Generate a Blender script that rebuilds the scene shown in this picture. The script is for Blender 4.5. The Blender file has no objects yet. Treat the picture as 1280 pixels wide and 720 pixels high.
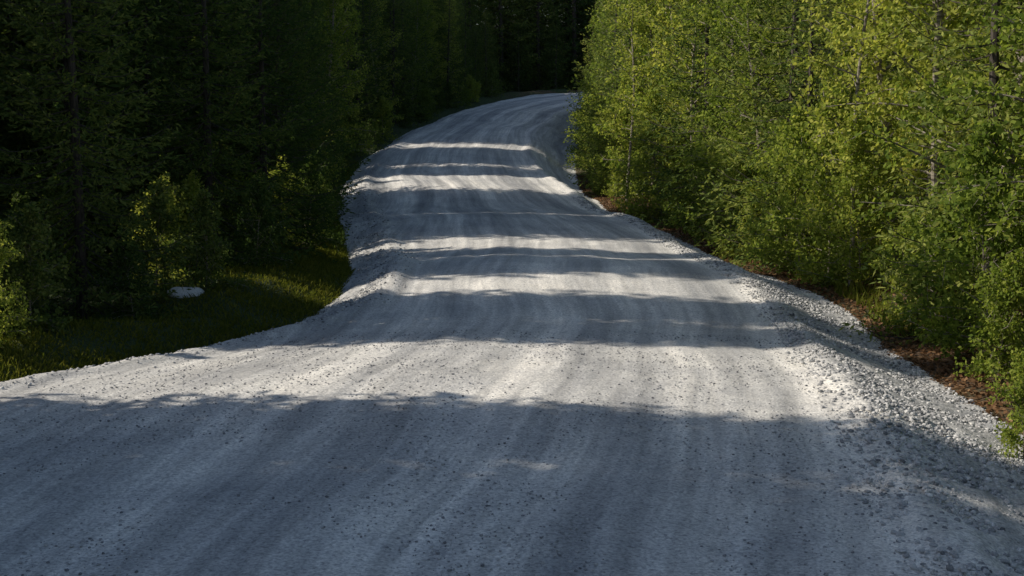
import bpy, math, numpy as np
from mathutils import Vector
rng = np.random.default_rng(7)
scene = bpy.context.scene
scene.view_settings.view_transform='Standard'
scene.view_settings.look='None'
scene.view_settings.exposure=0

SUN_EL=34.0
TANE=math.tan(math.radians(SUN_EL))
SLOPE=-0.05   # light travels (+1, SLOPE)

# ------------------------------------------------------------ helpers
def build(name, verts, face_groups, mats, uv=None, smooth=False, attr=None):
    me=bpy.data.meshes.new(name)
    verts=np.asarray(verts,dtype=np.float32)
    me.vertices.add(len(verts)); me.vertices.foreach_set('co',verts.ravel())
    loops=np.concatenate([f.ravel() for f,_ in face_groups]).astype(np.int32)
    tot=np.concatenate([np.full(len(f),f.shape[1]) for f,_ in face_groups]).astype(np.int32)
    mi=np.concatenate([np.full(len(f),m) for f,m in face_groups]).astype(np.int32)
    st=np.concatenate([[0],np.cumsum(tot)[:-1]]).astype(np.int32)
    me.loops.add(len(loops)); me.loops.foreach_set('vertex_index',loops)
    me.polygons.add(len(tot)); me.polygons.foreach_set('loop_start',st)
    me.polygons.foreach_set('loop_total',tot)
    me.polygons.foreach_set('material_index',mi)
    me.polygons.foreach_set('use_smooth',np.full(len(tot),smooth))
    if uv is not None:
        l=me.uv_layers.new(name='UVMap'); l.data.foreach_set('uv',np.asarray(uv,dtype=np.float32)[loops].ravel())
    if attr is not None:
        a=me.attributes.new('rnd','FLOAT','POINT'); a.data.foreach_set('value',np.asarray(attr,dtype=np.float32))
    for m in mats: me.materials.append(m)
    me.update(calc_edges=True)
    return me

def add(name, me, loc=(0,0,0), rot=(0,0,0), sc=(1,1,1), coll=None):
    o=bpy.data.objects.new(name,me); o.location=loc; o.rotation_euler=rot; o.scale=sc
    (coll or scene.collection).objects.link(o); return o

_perm=rng.random((256,256))
def vnoise(x,y):
    xi=np.floor(x).astype(int); yi=np.floor(y).astype(int)
    fx=x-xi; fy=y-yi; fx=fx*fx*(3-2*fx); fy=fy*fy*(3-2*fy)
    a=_perm[xi&255,yi&255]; b=_perm[(xi+1)&255,yi&255]; c=_perm[xi&255,(yi+1)&255]; d=_perm[(xi+1)&255,(yi+1)&255]
    return (a*(1-fx)+b*fx)*(1-fy)+(c*(1-fx)+d*fx)*fy-0.5

# ------------------------------------------------------------ terrain functions
def smoothI(ys,vs,w=81):
    g=np.linspace(-40,400,8801); v=np.interp(g,ys,vs)
    k=np.hanning(w); k/=k.sum(); vp=np.pad(v,w//2,mode='edge'); v=np.convolve(vp,k,'valid')
    return lambda y: np.interp(y,g,v)
Lf=smoothI([-10,4,8,14.9,17,19.2,21.7,25.6,32,38,43,50,58,67,80,88,95,100,104,110,116],
           [-15,-10.2,-8.1,-5.2,-4.2,-3.1,-2.2,-2.2,-3.0,-3.9,-4.6,-5.3,-5.4,-4.8,-3.2,-1.5,0.9,4.5,9,22,50])
LUf=smoothI([-10,8,15,22,32,43,50,58,67,80,88,95,100,104,110,116],
           [-7.5,-5.6,-4.5,-3.5,-3.5,-4.4,-5.2,-5.2,-4.5,-3.0,-1.4,0.9,4.5,9,22,50],161)
Rf=smoothI([-10,8,10.6,14,19.2,23.5,32,43,50,58,67,80,88,95,100,105],
           [1.8,2.6,2.9,3.3,3.75,3.8,3.4,2.2,1.2,.5,.75,2.2,4.5,10,22,50])
ROf=smoothI([-10,8,14,18.5,23,27.6,33,45,58,67,80,88,95,100,105],
            [4,4.7,5.1,5.3,5.4,5.0,4.4,3.0,2.6,3.0,4.2,7,13,26,54])
Pf=smoothI([-40,40,43,50,58,67,80,95,110,140,400],[0,0,0.05,0.42,0.95,1.63,2.52,3.62,4.5,6,20])
DRf=smoothI([-10,42,56,78,90,400],[.40,.40,1.0,1.0,.45,.4])
def prof(y): return Pf(y)+0.09*np.sin(y*0.55+0.6)*np.clip(1-(y-50)/40,0,1)*np.clip((y-5)/8,0,1)

def road_z(x,y):
    L=Lf(y);R=Rf(y);RO=ROf(y)
    c=(L+R)/2; hw=(R-L)/2
    z=prof(y)-0.12*np.clip(np.abs(x-c)/hw,0,1)**2
    t=np.clip((x-R)/(RO-R),0,1)
    t=t*t*(3-2*t)
    z=z-(DRf(y)-.04)*t-0.55*np.clip(x-RO,0,None)
    z=z+0.06*np.exp(-((x-R-0.2)/0.28)**2)*(1+0.8*vnoise(y*0.9,x*0+3))
    LL=L-x
    z=z-0.25*np.clip(LL/0.8,0,1)**1.3-0.5*np.clip(LL-0.8,0,None)
    z=z+0.08*np.exp(-((LL+0.2)/0.25)**2)*(1+vnoise(y*0.8,x*0+9))
    z=z+0.05*vnoise(x*.55,y*.55)+0.03*vnoise(x*1.3+9,y*1.1)
    U=(x-LUf(y))/(Rf(y)-LUf(y))*7
    z=z+0.05*vnoise(U*1.5,y*.04+7)+0.016*vnoise(U*5,y*.10)
    return z
def ground_z(x,y):
    L=Lf(y);R=Rf(y);RO=ROf(y)
    base=prof(y)
    dr=x-RO; dl=(L-0.8)-x
    zr=-0.08-DRf(y)+0.05*np.clip(dr,0,30)+0.6*np.clip(dr,-1.2,0)
    bank=0.28*np.exp(-((dl-1.3)/0.9)**2)
    zl=-0.34+bank+0.03*np.clip(dl,0,30)+0.6*np.clip(dl,-1.2,0)
    m=(x>(L+R)/2)
    z=base+np.where(m,zr,zl)
    off=np.clip(np.maximum(dr,dl),0,1)
    z=z+off*(0.25*vnoise(x*0.6,y*0.6)+0.10*vnoise(x*2.1,y*2.1)+0.05*vnoise(x*6,y*6))
    return z

# ------------------------------------------------------------ materials
def newmat(name):
    m=bpy.data.materials.new(name); m.use_nodes=True
    nt=m.node_tree; nt.nodes.clear(); return m,nt
def N(nt,t,**k):
    n=nt.nodes.new(t)
    for a,b in k.items():
        if a in n.inputs: n.inputs[a].default_value=b
        else: setattr(n,a,b)
    return n
def noise(nt,vec,scale,detail=2,rough=.5):
    n=N(nt,'ShaderNodeTexNoise'); n.inputs['Scale'].default_value=scale; n.inputs['Detail'].default_value=detail
    n.inputs['Roughness'].default_value=rough
    if vec is not None: nt.links.new(vec,n.inputs['Vector'])
    return n.outputs['Fac']
def ramp(nt,fac,stops):
    r=N(nt,'ShaderNodeValToRGB'); e=r.color_ramp.elements
    while len(e)>1: e.remove(e[-1])
    e[0].position=stops[0][0]; e[0].color=(*stops[0][1],1)
    for p,c in stops[1:]:
        q=e.new(p); q.color=(*c,1)
    nt.links.new(fac,r.inputs['Fac']); return r.outputs['Color']
def mix(nt,mode,f,a,b):
    n=N(nt,'ShaderNodeMix',data_type='RGBA',blend_type=mode)
    for s,v in ((0,f),(6,a),(7,b)):
        if hasattr(v,'is_linked'): nt.links.new(v,n.inputs[s])
        else: n.inputs[s].default_value=v if s==0 else (*v,1)
    return n.outputs[2]

def gravel_mat():
    m,nt=newmat('gravel'); L=nt.links
    geo=N(nt,'ShaderNodeNewGeometry'); P=geo.outputs['Position']
    uv=N(nt,'ShaderNodeUVMap'); uv.uv_map='UVMap'
    # slight lateral wander of the tracks
    wn=N(nt,'ShaderNodeTexNoise'); wn.inputs['Scale'].default_value=.12; wn.inputs['Detail'].default_value=1
    L.new(uv.outputs[0],wn.inputs['Vector'])
    wa=N(nt,'ShaderNodeVectorMath',operation='MULTIPLY_ADD'); L.new(wn.outputs['Color'],wa.inputs[0]); wa.inputs[1].default_value=(1.6,0,0); L.new(uv.outputs[0],wa.inputs[2])
    mp=N(nt,'ShaderNodeMapping'); mp.inputs['Scale'].default_value=(1,0.03,1); L.new(wa.outputs[0],mp.inputs[0])
    st=noise(nt,mp.outputs[0],1.1,5,.62)
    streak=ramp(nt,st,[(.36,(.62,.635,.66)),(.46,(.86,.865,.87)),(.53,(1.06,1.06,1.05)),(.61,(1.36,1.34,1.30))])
    mp2=N(nt,'ShaderNodeMapping'); mp2.inputs['Scale'].default_value=(1,0.05,1); L.new(wa.outputs[0],mp2.inputs[0])
    st2=noise(nt,mp2.outputs[0],7,3,.6)
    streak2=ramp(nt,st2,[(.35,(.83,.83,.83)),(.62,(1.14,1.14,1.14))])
    patch=noise(nt,P,.7,4,.6)
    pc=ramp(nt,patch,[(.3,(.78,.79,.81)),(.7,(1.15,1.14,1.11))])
    f1=noise(nt,P,40,3,.7)
    c1=ramp(nt,f1,[(.28,(.30,.298,.298)),(.5,(.59,.58,.56)),(.72,(.74,.725,.70))])
    vo=N(nt,'ShaderNodeTexVoronoi'); vo.inputs['Scale'].default_value=40; L.new(P,vo.inputs['Vector'])
    vc=ramp(nt,vo.outputs['Color'],[(.1,(.58,.59,.61)),(.45,(1,1,1)),(.9,(1.2,1.2,1.18))])
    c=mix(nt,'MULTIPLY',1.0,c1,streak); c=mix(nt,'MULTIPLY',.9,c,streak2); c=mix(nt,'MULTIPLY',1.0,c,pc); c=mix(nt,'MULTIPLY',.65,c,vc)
    bs=N(nt,'ShaderNodeBsdfPrincipled'); bs.inputs['Roughness'].default_value=.85
    bs.inputs['Specular IOR Level'].default_value=.3
    L.new(c,bs.inputs['Base Color'])
    b1=N(nt,'ShaderNodeBump'); b1.inputs['Strength'].default_value=.6; b1.inputs['Distance'].default_value=.010
    L.new(f1,b1.inputs['Height'])
    b2=N(nt,'ShaderNodeBump'); b2.inputs['Strength'].default_value=.6; b2.inputs['Distance'].default_value=.006
    inv=N(nt,'ShaderNodeMath',operation='SUBTRACT'); inv.inputs[0].default_value=1; L.new(vo.outputs['Distance'],inv.inputs[1])
    L.new(inv.outputs[0],b2.inputs['Height']); L.new(b1.outputs[0],b2.inputs['Normal'])
    L.new(b2.outputs[0],bs.inputs['Normal'])
    o=N(nt,'ShaderNodeOutputMaterial'); L.new(bs.outputs[0],o.inputs[0]); return m
def floor_mat():
    m,nt=newmat('forest_floor'); L=nt.links
    geo=N(nt,'ShaderNodeNewGeometry'); P=geo.outputs['Position']
    n1=noise(nt,P,.9,5,.65); n2=noise(nt,P,14,4,.7)
    sx=N(nt,'ShaderNodeSeparateXYZ'); L.new(P,sx.inputs[0])
    side=N(nt,'ShaderNodeMapRange'); L.new(sx.outputs[0],side.inputs[0]); side.inputs[1].default_value=-2; side.inputs[2].default_value=3
    brown=ramp(nt,n2,[(.3,(.03,.018,.01)),(.5,(.10,.062,.035)),(.7,(.2,.13,.075))])
    green=ramp(nt,n2,[(.3,(.015,.025,.006)),(.55,(.04,.065,.014)),(.75,(.08,.10,.025))])
    g1=mix(nt,'MIX',ramp(nt,n1,[(.42,(0,0,0)),(.6,(1,1,1))]),brown,green)
    c=mix(nt,'MIX',side.outputs[0],green,g1)
    bs=N(nt,'ShaderNodeBsdfPrincipled'); bs.inputs['Roughness'].default_value=.95; L.new(c,bs.inputs['Base Color'])
    b=N(nt,'ShaderNodeBump'); b.inputs['Strength'].default_value=1; b.inputs['Distance'].default_value=.05; L.new(n2,b.inputs['Height']); L.new(b.outputs[0],bs.inputs['Normal'])
    o=N(nt,'ShaderNodeOutputMaterial'); L.new(bs.outputs[0],o.inputs[0]); return m
def leaf_mat(name,dark,mid,light,trans,tf=.45):
    m,nt=newmat(name); L=nt.links
    at=N(nt,'ShaderNodeAttribute'); at.attribute_name='rnd'
    oi=N(nt,'ShaderNodeObjectInfo')
    a=N(nt,'ShaderNodeMath',operation='MULTIPLY_ADD'); L.new(at.outputs['Fac'],a.inputs[0]); a.inputs[1].default_value=.5
    b=N(nt,'ShaderNodeMath',operation='MULTIPLY'); L.new(oi.outputs['Random'],b.inputs[0]); b.inputs[1].default_value=.5
    L.new(b.outputs[0],a.inputs[2])
    c=ramp(nt,a.outputs[0],[(.1,dark),(.5,mid),(.9,light)])
    d=N(nt,'ShaderNodeBsdfDiffuse'); L.new(c,d.inputs['Color'])
    t=N(nt,'ShaderNodeBsdfTranslucent'); tc=mix(nt,'MULTIPLY',1,c,trans); L.new(tc,t.inputs['Color'])
    ms=N(nt,'ShaderNodeMixShader'); ms.inputs[0].default_value=tf; L.new(d.outputs[0],ms.inputs[1]); L.new(t.outputs[0],ms.inputs[2])
    o=N(nt,'ShaderNodeOutputMaterial'); L.new(ms.outputs[0],o.inputs[0]); return m
def bark_mat(name,c0,c1,band=False):
    m,nt=newmat(name); L=nt.links
    tc=N(nt,'ShaderNodeTexCoord'); mp=N(nt,'ShaderNodeMapping'); L.new(tc.outputs['Object'],mp.inputs[0])
    mp.inputs['Scale'].default_value=(3,3,14) if band else (14,14,3)
    n=noise(nt,mp.outputs[0],1.5,4,.65)
    c=ramp(nt,n,[(.38,c0),(.58,c1)])
    bs=N(nt,'ShaderNodeBsdfPrincipled'); bs.inputs['Roughness'].default_value=.9; L.new(c,bs.inputs['Base Color'])
    o=N(nt,'ShaderNodeOutputMaterial'); L.new(bs.outputs[0],o.inputs[0]); return m
def stone_mat():
    m,nt=newmat('stone'); L=nt.links
    at=N(nt,'ShaderNodeAttribute'); at.attribute_name='rnd'
    c=ramp(nt,at.outputs['Fac'],[(0,(.14,.145,.155)),(.4,(.40,.40,.40)),(.8,(.58,.575,.56)),(1,(.72,.71,.68))])
    geo=N(nt,'ShaderNodeNewGeometry'); n=noise(nt,geo.outputs['Position'],60,3)
    c=mix(nt,'MULTIPLY',.7,c,ramp(nt,n,[(.3,(.6,.6,.6)),(.7,(1.2,1.2,1.2))]))
    bs=N(nt,'ShaderNodeBsdfPrincipled'); bs.inputs['Roughness'].default_value=.85; L.new(c,bs.inputs['Base Color'])
    o=N(nt,'ShaderNodeOutputMaterial'); L.new(bs.outputs[0],o.inputs[0]); return m

M_gravel=gravel_mat(); M_floor=floor_mat(); M_stone=stone_mat()
M_leaf=leaf_mat('birch_leaf',(.085,.135,.028),(.21,.27,.05),(.42,.43,.10),(1.45,1.45,.9),.45)
M_young=leaf_mat('young_spruce_needle',(.06,.10,.03),(.15,.20,.055),(.32,.34,.09),(1.4,1.4,.8),.35)
M_needle=leaf_mat('spruce_needle',(.035,.065,.024),(.08,.12,.035),(.16,.19,.055),(1.4,1.5,.8),.35)
M_grass=leaf_mat('grass_blade',(.05,.07,.012),(.11,.13,.022),(.2,.19,.04),(1.4,1.4,.8),.4)
M_litter=leaf_mat('dead_leaf',(.06,.034,.017),(.18,.10,.052),(.33,.22,.125),(1,1,1),.15)
M_bark=bark_mat('spruce_bark',(.025,.02,.016),(.07,.058,.048))
M_birch=bark_mat('birch_bark',(.09,.075,.06),(.28,.25,.20),True)

# ------------------------------------------------------------ road + ground
ys=np.concatenate([np.arange(2,7,.12),np.arange(7,22,.05),np.arange(22,50,.1),np.arange(50,118,.35)])
ns=280
s=np.linspace(0,1,ns)
Y,S=np.meshgrid(ys,s,indexing='ij')
X=(Lf(Y)-1.5)*(1-S)+(ROf(Y)+.6)*S
Z=road_z(X,Y)
rough=np.clip((X-Rf(Y)+.3)/.6,0,1)+np.clip((Lf(Y)+.4-X)/.6,0,1)
Z+=0.008*vnoise(X*7,Y*7)+0.004*vnoise(X*19,Y*17)*np.clip(1-Y/50,0,1)
Z+=rough*(0.05*vnoise(X*3,Y*3)+.035*vnoise(X*9,Y*9))
U=(X-LUf(Y))/(Rf(Y)-LUf(Y))*7
nr=len(ys)
idx=np.arange(nr*ns).reshape(nr,ns)
q=np.stack([idx[:-1,:-1],idx[:-1,1:],idx[1:,1:],idx[1:,:-1]],-1).reshape(-1,4)
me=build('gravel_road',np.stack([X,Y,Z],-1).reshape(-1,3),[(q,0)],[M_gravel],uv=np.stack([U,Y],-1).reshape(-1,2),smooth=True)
add('gravel_road',me)

gx=np.concatenate([np.linspace(-300,-30,28)[:-1],np.arange(-30,-14,.5),np.arange(-14,12,.12),np.arange(12,30,.5),np.linspace(30,300,28)])
gy=np.concatenate([np.linspace(-60,2,20)[:-1],np.arange(2,50,.15),np.arange(50,125,.4),np.linspace(125,500,30)])
GY,GX=np.meshgrid(gy,gx,indexing='ij')
GZ=ground_z(GX,GY)
a,b=GX.shape; idx=np.arange(a*b).reshape(a,b)
q=np.stack([idx[:-1,:-1],idx[:-1,1:],idx[1:,1:],idx[1:,:-1]],-1).reshape(-1,4)
add('ground',build('ground',np.stack([GX,GY,GZ],-1).reshape(-1,3),[(q,0)],[M_floor],smooth=True))

# ------------------------------------------------------------ stones
t=(1+5**.5)/2
ico=np.array([[-1,t,0],[1,t,0],[-1,-t,0],[1,-t,0],[0,-1,t],[0,1,t],[0,-1,-t],[0,1,-t],[t,0,-1],[t,0,1],[-t,0,-1],[-t,0,1]])
ico/=np.linalg.norm(ico[0])
icf=np.array([[0,11,5],[0,5,1],[0,1,7],[0,7,10],[0,10,11],[1,5,9],[5,11,4],[11,10,2],[10,7,6],[7,1,8],[3,9,4],[3,4,2],[3,2,6],[3,6,8],[3,8,9],[4,9,5],[2,4,11],[6,2,10],[8,6,7],[9,8,1]])
def stones(px,py,r,sink=.3,zf=road_z):
    n=len(px); v=np.repeat(ico[None],n,0)*(1+rng.uniform(-.22,.22,(n,12,1)))
    v=v*np.stack([rng.uniform(.75,1.3,n),rng.uniform(.75,1.3,n),rng.uniform(.5,.9,n)],-1)[:,None]
    an=rng.uniform(0,6.28,n); ca,sa=np.cos(an)[:,None],np.sin(an)[:,None]
    vx=v[...,0]*ca-v[...,1]*sa; vy=v[...,0]*sa+v[...,1]*ca
    v=np.stack([vx,vy,v[...,2]],-1)*r[:,None,None]
    z=zf(px,py)+r*sink
    v=v+np.stack([px,py,z],-1)[:,None]
    f=(icf[None]+12*np.arange(n)[:,None,None]).reshape(-1,3)
    return v.reshape(-1,3),f
PX=[];PY=[];PR=[];PC=[]
n=34000
y=6.5+rng.random(n)**1.7*12; u=rng.random(n); x=Lf(y)*(1-u)+Rf(y)*u
k=vnoise(x*1.1,y*.8)+.5+.25*rng.random(n)>.5
x=x[k];y=y[k]
PX.append(x);PY.append(y);PR.append((0.004+0.010*rng.random(len(x))**3)); PC.append(rng.normal(.32,.2,len(x)))
n=40000
y=6.5+rng.random(n)**1.4*38; tt=rng.beta(1.6,1.5,n)*1.25-.15; x=Rf(y)+(ROf(y)-Rf(y))*tt
PX.append(x);PY.append(y);PR.append(0.008+0.022*rng.random(n)**3.4); PC.append(rng.normal(.5,.25,n))
n=8000
y=8+rng.random(n)**1.3*45; x=Lf(y)-rng.normal(.25,.35,n)
PX.append(x);PY.append(y);PR.append(0.009+0.018*rng.random(n)**3); PC.append(rng.normal(.5,.25,n))
px=np.concatenate(PX);py=np.concatenate(PY);r=np.concatenate(PR)
v,f=stones(px,py,r)
cr=np.clip(np.concatenate(PC),0,1)
add('gravel_stones',build('gravel_stones',v,[(f,0)],[M_stone],attr=np.repeat(cr,12)))

def boulder(x,y,r,sc):
    import bmesh
    bm=bmesh.new(); bmesh.ops.create_icosphere(bm,subdivisions=3,radius=r)
    for vv in bm.verts:
        c=vv.co; k=1+.5*float(vnoise(np.array(c.x*3/r*.4+x),np.array(c.y*3/r*.4+c.z*2/r+y)))
        vv.co=Vector((c.x*sc[0]*k,c.y*sc[1]*k,c.z*sc[2]*k))
    m=bpy.data.meshes.new('rock'); bm.to_mesh(m); bm.free()
    a=m.attributes.new('rnd','FLOAT','POINT'); a.data.foreach_set('value',np.full(len(m.vertices),1.0,dtype=np.float32))
    m.materials.append(M_stone); add('rock',m,(x,y,float(ground_z(np.array(x),np.array(y)))+r*.15))
boulder(-5.0,21.6,.2,(1.3,1,.6))

# ------------------------------------------------------------ plants
def tube(P,R,sides):
    P=np.asarray(P);n=len(P)
    T=np.gradient(P,axis=0); T/=np.linalg.norm(T,axis=1)[:,None]+1e-9
    ref=np.array([0,0,1.]) if abs(T[0,2])<.8 else np.array([1.,0,0])
    A=np.cross(T,ref);A/=np.linalg.norm(A,axis=1)[:,None]; B=np.cross(T,A)
    an=np.linspace(0,2*np.pi,sides,endpoint=False)
    V=P[:,None]+R[:,None,None]*(A[:,None]*np.cos(an)[None,:,None]+B[:,None]*np.sin(an)[None,:,None])
    i=np.arange(n*sides).reshape(n,sides); j=np.roll(i,-1,1)
    q=np.stack([i[:-1],j[:-1],j[1:],i[1:]],-1).reshape(-1,4)
    return V.reshape(-1,3),q
class Tree:
    def __init__(s): s.v=[];s.q=[];s.n=0;s.C=[];s.A=[];s.W=[]
    def tube(s,P,R,sides=5):
        v,q=tube(P,np.asarray(R,float),sides); s.v.append(v);s.q.append(q+s.n);s.n+=len(v)
    def leaves(s,C,A,W): s.C.append(C);s.A.append(A);s.W.append(W)
    def mesh(s,name,mb,ml):
        C=np.concatenate(s.C);A=np.concatenate(s.A);W=np.concatenate(s.W)
        rn=rng.normal(size=C.shape); B=np.cross(A,rn); B/=np.linalg.norm(B,axis=1)[:,None]+1e-9
        B*=W[:,None]
        L=np.stack([C,C+A*.45+B*.5,C+A,C+A*.45-B*.5],1)
        nl=len(C); V=np.concatenate(s.v+[L.reshape(-1,3)])
        lq=(np.arange(nl*4).reshape(nl,4)+s.n)
        at=np.concatenate([np.zeros(s.n),np.repeat(rng.random(nl),4)])
        return build(name,V,[(np.concatenate(s.q),0),(lq,1)],[mb,ml],attr=at)
def unit(v): return v/(np.linalg.norm(v,axis=-1,keepdims=True)+1e-9)

def decid(H,rmax,base,nlimb,leaf=.07,per=22,trunk=.09,up=.55,lean=.05,shrub=False,mat=None):
    T=Tree()
    hs=np.linspace(0,H,14); ph=rng.uniform(0,6.28)
    tx=lean*hs+.12*np.sin(hs*.7+ph); ty=.10*np.sin(hs*.55+ph*2)
    TP=np.stack([tx-tx[0],ty-ty[0],hs],-1)
    if not shrub: T.tube(TP,trunk*(1-.92*hs/H),8)
    else: T.tube(TP,.02*(1-.8*hs/H),5)
    lob=rng.uniform(0,6.28,3)
    for i in range(nlimb):
        f=(i+rng.random())/nlimb
        h=base+(H-base)*f**.95
        p0=np.array([np.interp(h,hs,TP[:,k]) for k in range(3)])
        az=i*2.399+rng.normal(0,.4)
        prof_=np.interp(f,[0,.1,.35,.7,1],[.85,1.0,1,.62,.15])
        Ln=rmax*prof_*rng.uniform(.5,1.2)*(1+.2*math.sin(2*az+lob[0]+h))
        e=up*rng.uniform(.3,1.4)+.5*f
        if f<.15: e*=.4
        m=6; tt=np.linspace(0,1,m)[:,None]
        d=np.array([math.cos(az)*math.cos(e),math.sin(az)*math.cos(e),math.sin(e)])
        side=np.array([-math.sin(az),math.cos(az),0])
        P=p0+d*Ln*tt+side*rng.normal(0,.12)*Ln*tt**2+np.array([0,0,-.25])*Ln*tt**2*rng.uniform(0,1.3)
        T.tube(P,trunk*.24*(1-.85*tt[:,0])*(Ln/rmax)+.003,4)
        nt_=int(5+Ln*8)
        for j in range(nt_):
            u=rng.uniform(.18,1.0)
            c=np.array([np.interp(u,tt[:,0],P[:,k]) for k in range(3)])
            td=unit(d*.6+rng.normal(0,.65,3)+np.array([0,0,.05]))
            tl=rng.uniform(.2,.55)*(1.15-u*.4)*min(1,Ln+.3)
            e2=c+td*tl+np.array([0,0,-.1*tl])
            if j%3==0: T.tube(np.stack([c,e2]),[.006,.002],3)
            k=int(per*rng.uniform(.6,1.3)*(tl+.25)/.6)
            w=rng.random(k)[:,None]
            C=c*(1-w)+e2*w+rng.normal(0,.055,(k,3))
            A=unit(td*.5+rng.normal(0,.6,(k,3))+np.array([0,0,-.25]))
            sz=leaf*rng.uniform(.6,1.25,k)
            T.leaves(C,A*sz[:,None],sz*.7)
    return T.mesh('birch',M_birch,mat or M_leaf)

def spruce(H,rmax,base=.3,dens=1.0,trunk=.12,pw=.65,card=1.0,mat=None,whorl=.24):
    T=Tree()
    hs=np.linspace(0,H,12); TP=np.stack([.04*np.sin(hs*.5),.04*np.cos(hs*.4)-.04,hs],-1)
    T.tube(TP,trunk*(1-.93*hs/H),8)
    h=base
    while h<H-.15:
        f=h/H
        nb=6 if f<.75 else 5
        a0=rng.uniform(0,6.28)
        for b in range(nb):
            az=a0+b*2*np.pi/nb+rng.normal(0,.18)
            Ln=(rmax*(1-f)**pw+.12)*rng.uniform(.62,1.15)
            if f<.1: Ln*=.85
            e=-.15+.75*f+rng.normal(0,.08)
            d=np.array([math.cos(az)*math.cos(e),math.sin(az)*math.cos(e),math.sin(e)])
            side=np.array([-math.sin(az),math.cos(az),0])
            hh=h+rng.normal(0,.06); p0=np.array([0,0,hh])
            tt=np.linspace(0,1,6)[:,None]
            P=p0+d*Ln*tt+np.array([0,0,1])*(-.28*Ln*np.sin(tt*2.2)*.8+.16*Ln*tt**3)
            T.tube(P,.016*(1-.85*tt[:,0])*(Ln/rmax+.2)+.002,3)
            ntw=max(4,int(Ln/.14))
            us=np.linspace(.12,1,ntw)
            for j,u in enumerate(us):
                c=np.array([np.interp(u,tt[:,0],P[:,k]) for k in range(3)])
                sg=1 if j%2 else -1
                td=unit(d*.75+side*sg*.8+np.array([0,0,-.22+rng.normal(0,.15)])) if j<ntw-1 else d
                tl=(.14+.42*Ln*min(u*1.8,1)*(1.08-u))*rng.uniform(.7,1.15)
                k=int(max(3,tl*26*dens))
                w=rng.random(k)[:,None]
                C=c+td*tl*w+np.array([0,0,-.12*tl])*w**2+rng.normal(0,.015,(k,3))
                A=unit(td*.9+rng.normal(0,.5,(k,3)))
                sz=rng.uniform(.07,.14,k)*card
                T.leaves(C,A*sz[:,None],np.full(k,.034*card))
        h+=whorl+.12*rng.random()+.04*(1-f)
    return T.mesh('spruce',M_bark,mat or M_needle)

D=[decid(10,1.9,.25,80,.095,13),decid(9,1.7,.3,74,.09,13,lean=-.03),decid(11,1.6,1.8,62,.095,13,trunk=.08,lean=.02)]
DT=decid(10,1.3,2.2,46,.09,10,trunk=.05,lean=.02)                             # slim birch with a bare stem
DL=[decid(10,1.9,.25,70,.15,5),decid(9,1.8,.3,64,.15,5,lean=-.03)]           # far versions
SH=[decid(2.6,1.1,.05,36,.085,16,trunk=.03,up=.8,shrub=True),decid(3.6,1.3,.05,44,.085,16,trunk=.03,up=.7,shrub=True)]
SHD=decid(2.6,1.1,.05,36,.085,16,trunk=.03,up=.8,shrub=True,mat=M_needle)
SP=[spruce(11,2.4,card=1.25,whorl=.17),spruce(12,2.3,.5,card=1.25,whorl=.17),spruce(10,2.3,.2,card=1.25,whorl=.17)]
HS=[11,12,10]
SPL=[spruce(11,2.2,dens=.45,card=1.7,whorl=.26),spruce(12,2.0,dens=.45,card=1.7,whorl=.26)]
YS=[spruce(9,2.0,.15,mat=M_young,card=1.2,whorl=.2),spruce(8,1.9,.1,mat=M_young,card=1.2,pw=.7,whorl=.2)]
SPN=[spruce(13,1.5,.3,.65,pw=.4,card=2.6,whorl=.23),spruce(13,1.35,.3,.65,pw=.38,card=2.6,whorl=.23)]
SP_TALL=spruce(16,2.9,.3,.45,.16,card=1.9,whorl=.32)

def place(name,me,x,y,s=1,zs=1,tilt=.03):
    z=float(ground_z(np.array(float(x)),np.array(float(y))))-.05
    return add(name,me,(x,y,z),(rng.normal(0,tilt),rng.normal(0,tilt),rng.uniform(0,6.28)),(s,s,s*zs))

# right side
for row,(off,st) in enumerate([(1.5,1.85),(3.4,2.1),(6.0,2.6),(9.5,3.2)]):
    y=9.0 if row<2 else 18
    while y<84:
        yy=y+rng.uniform(-.5,.5); x=float(ROf(yy))+off+rng.uniform(-.35,.7)
        if row==0 and yy<17: x+=.9
        far=yy>38
        if rng.random()<.45:
            place('spruce_tree',YS[rng.integers(2)],x,yy,rng.uniform(.8,1.15))
        else:
            place('birch_tree',DL[rng.integers(2)] if far else D[rng.choice([0,0,0,1,1,1,2])],x,yy,rng.uniform(.8,1.1))
        y+=st*rng.uniform(.8,1.25)
for x,y in ((3.7,46.0),(6.0,25.0),(6.3,17.0)):
    place('birch_tree',DT,x,y,1.0,1,.03)
for y in np.arange(13,75,1.35):
    x=float(ROf(y))+rng.uniform(.7,1.4)
    if y<17: x+=.7
    if rng.random()<.85: place('shrub',SH[rng.integers(2)],x,y+rng.uniform(-.5,.5),rng.uniform(.45,1.1))
place('shrub',SH[0],4.75,12.9,.42)

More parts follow.
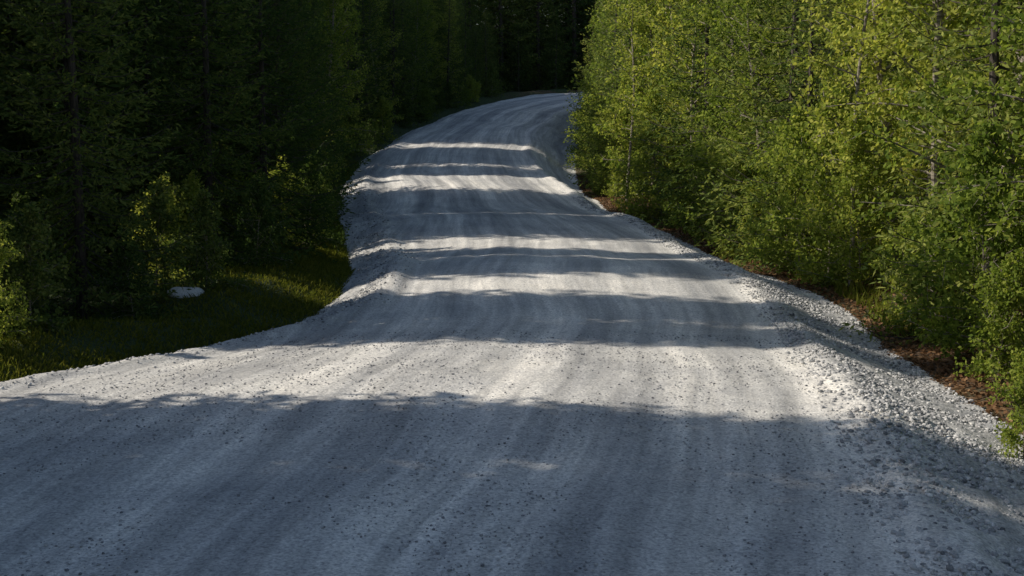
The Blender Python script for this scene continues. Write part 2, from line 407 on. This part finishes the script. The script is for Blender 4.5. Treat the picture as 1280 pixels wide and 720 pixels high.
# left side: canopy rises away from the road
TLf=smoothI([-10,8,14,18,25,32,43,58,70,80,90,100],[-13,-11,-8.7,-7.0,-5.1,-5.4,-6.9,-7.4,-6.8,-5.3,-3.5,-1.0])
gaps=[(10.85,10.95,.6),(13.6,16.9,1.1),(19.4,19.45,.5),(22.0,23.2,1.1),(26.6,26.7,.6),(30,31.5,1.0),(37.5,37.8,.7),(45.5,49.5,1.1),(54.2,54.5,.7),(60,62,1.1)]
def in_gap(x,y):
    yr=y-SLOPE*x
    return any(a-m<yr<b+m for a,b,m in gaps)
for row,(off,st) in enumerate([(0,1.4),(2.4,1.05),(4.8,1.05),(7.4,1.1),(10.5,1.2)]):
    y=3.0
    while y<98:
        yy=y+rng.uniform(-.15,.15); x=float(TLf(yy))-off+rng.uniform(-.4,.4)
        g=in_gap(x,yy)
        th=(5.0-x)*TANE+1.2+rng.uniform(-.3,.6)
        if g:
            if row<4 and yy>14: place('shrub',SHD if rng.random()<.6 else SH[0],x,yy,rng.uniform(.55,.8))
        elif row==0 and yy>13:
            if rng.random()<(.93 if yy<26 else .72):
                k=rng.integers(3); sc=th/HS[k]
                me_=SP[k] if yy<45 else SPL[k%2]
                place('spruce_tree',me_,x,yy,sc,1,.015)
            else:
                place('birch_tree',D[rng.integers(2)],x,yy,th/10)
        else:
            k=rng.integers(2); sc=th/13; w_=max(.8,min(1.05,sc*1.05))
            place('spruce_tree',SPN[k],x,yy,w_,sc/w_,.01)
        y+=st*rng.uniform(.85,1.15)*(1 if yy<50 else 1.5)
for y in np.arange(14,95,2.0):
    if rng.random()<.8: place('shrub',SHD if rng.random()<.55 else SH[0],float(TLf(y))+rng.uniform(.4,1.2),y,rng.uniform(.35,.8))
place('shrub',SH[1],-6.4,16.9,.45)
place('shrub',SHD,-6.9,17.9,.9)

# distant forest (one instanced collection)
col=bpy.data.collections.new('distant_forest_trees')
for row in range(5):
    x=-30+row
    while x<60:
        base=np.interp(x,[-30,-8,0,5,10,25,75],[101,101,103.5,107,110,116,125])
        yy=base+row*3.4+rng.uniform(-.8,.8)
        z=float(ground_z(np.array(x),np.array(yy)))-.1
        mm=SP_TALL; s=rng.uniform(.9,1.25)
        add('forest_tree',mm,(x,yy,z),(0,0,rng.uniform(0,6.28)),(s,s,s),col)
        if row==0:
            ys_=yy-1.5; add('forest_shrub',SPL[0],(x+1.2,ys_,float(ground_z(np.array(x+1.2),np.array(ys_)))-.1),(0,0,rng.uniform(0,6.28)),(.7,.7,.45),col)
        x+=2.4*rng.uniform(.8,1.3)
e=bpy.data.objects.new('distant_forest',None); e.instance_type='COLLECTION'; e.instance_collection=col
scene.collection.objects.link(e)

# grass and litter masses
def blades(name,x,y,h,w,mat,lean=.5,flat=False):
    n=len(x); z=ground_z(x,y)
    C=np.stack([x,y,z],-1)
    A=rng.normal(0,1,(n,3))*lean; A[:,2]=1 if not flat else rng.uniform(.0,.35,n)
    if flat: A[:,:2]*=2; C[:,2]+=.015
    A=unit(A)*h[:,None]
    B=unit(np.cross(A,rng.normal(size=(n,3)) if not flat else np.array([[0,0,1.]])+rng.normal(0,.4,(n,3))))*w[:,None]
    V=np.stack([C-B*.4,C+B*.4,C+A*.6+B*.35+rng.normal(0,.01,(n,3)),C+A],1) if not flat else np.stack([C,C+A*.5+B*.5,C+A,C+A*.5-B*.5],1)
    q=np.arange(4*n).reshape(n,4)
    add(name,build(name,V.reshape(-1,3),[(q,0)],[mat],attr=np.repeat(rng.random(n),4)))
n=90000
y=12+rng.random(n)**1.3*45; x=Lf(y)-.55-np.abs(rng.normal(0,1.5,n))
k=vnoise(x*1.3,y*1.3)+rng.random(n)*.8>.1
x=x[k];y=y[k];n=len(x)
blades('grass',x,y,rng.uniform(.04,.14,n)*(1+.8*vnoise(x*2,y*2)),rng.uniform(.008,.018,n),M_grass,.8)
n=50000
y=9+rng.random(n)**1.2*50; x=ROf(y)-.15+np.abs(rng.normal(0,1.8,n))
blades('fallen_leaves',x,y,rng.uniform(.04,.09,n),rng.uniform(.03,.06,n),M_litter,flat=True)
n=18000
y=9+rng.random(n)**1.2*50; x=ROf(y)+.3+np.abs(rng.normal(0,1.5,n))
k=vnoise(x*.9+30,y*.9)>.03; x=x[k];y=y[k];n=len(x)
blades('undergrowth',x,y,rng.uniform(.08,.3,n),rng.uniform(.02,.05,n),M_grass)

# ------------------------------------------------------------ light
w=bpy.data.worlds.new("World"); scene.world=w; w.use_nodes=True
nt=w.node_tree; bg=nt.nodes['Background']
sky=nt.nodes.new('ShaderNodeTexSky'); sky.sky_type='NISHITA'; sky.sun_disc=False
sky.sun_elevation=math.radians(SUN_EL); sky.sun_rotation=math.radians(273)
nt.links.new(sky.outputs[0],bg.inputs[0]); bg.inputs[1].default_value=.1
sd=bpy.data.lights.new('sun','SUN'); sd.energy=5; sd.angle=math.radians(.5); sd.color=(1,.91,.78)
so=bpy.data.objects.new('sun',sd); scene.collection.objects.link(so)
d=Vector((1,SLOPE,-TANE))
so.rotation_euler=d.to_track_quat('-Z','Y').to_euler()

cd=bpy.data.cameras.new('camera'); cd.lens=50; cd.sensor_width=36; cd.clip_end=2000
co=bpy.data.objects.new('camera',cd); scene.collection.objects.link(co)
co.location=(0,0,2.84); co.rotation_euler=(math.radians(90-7.27),0,0)
scene.camera=co
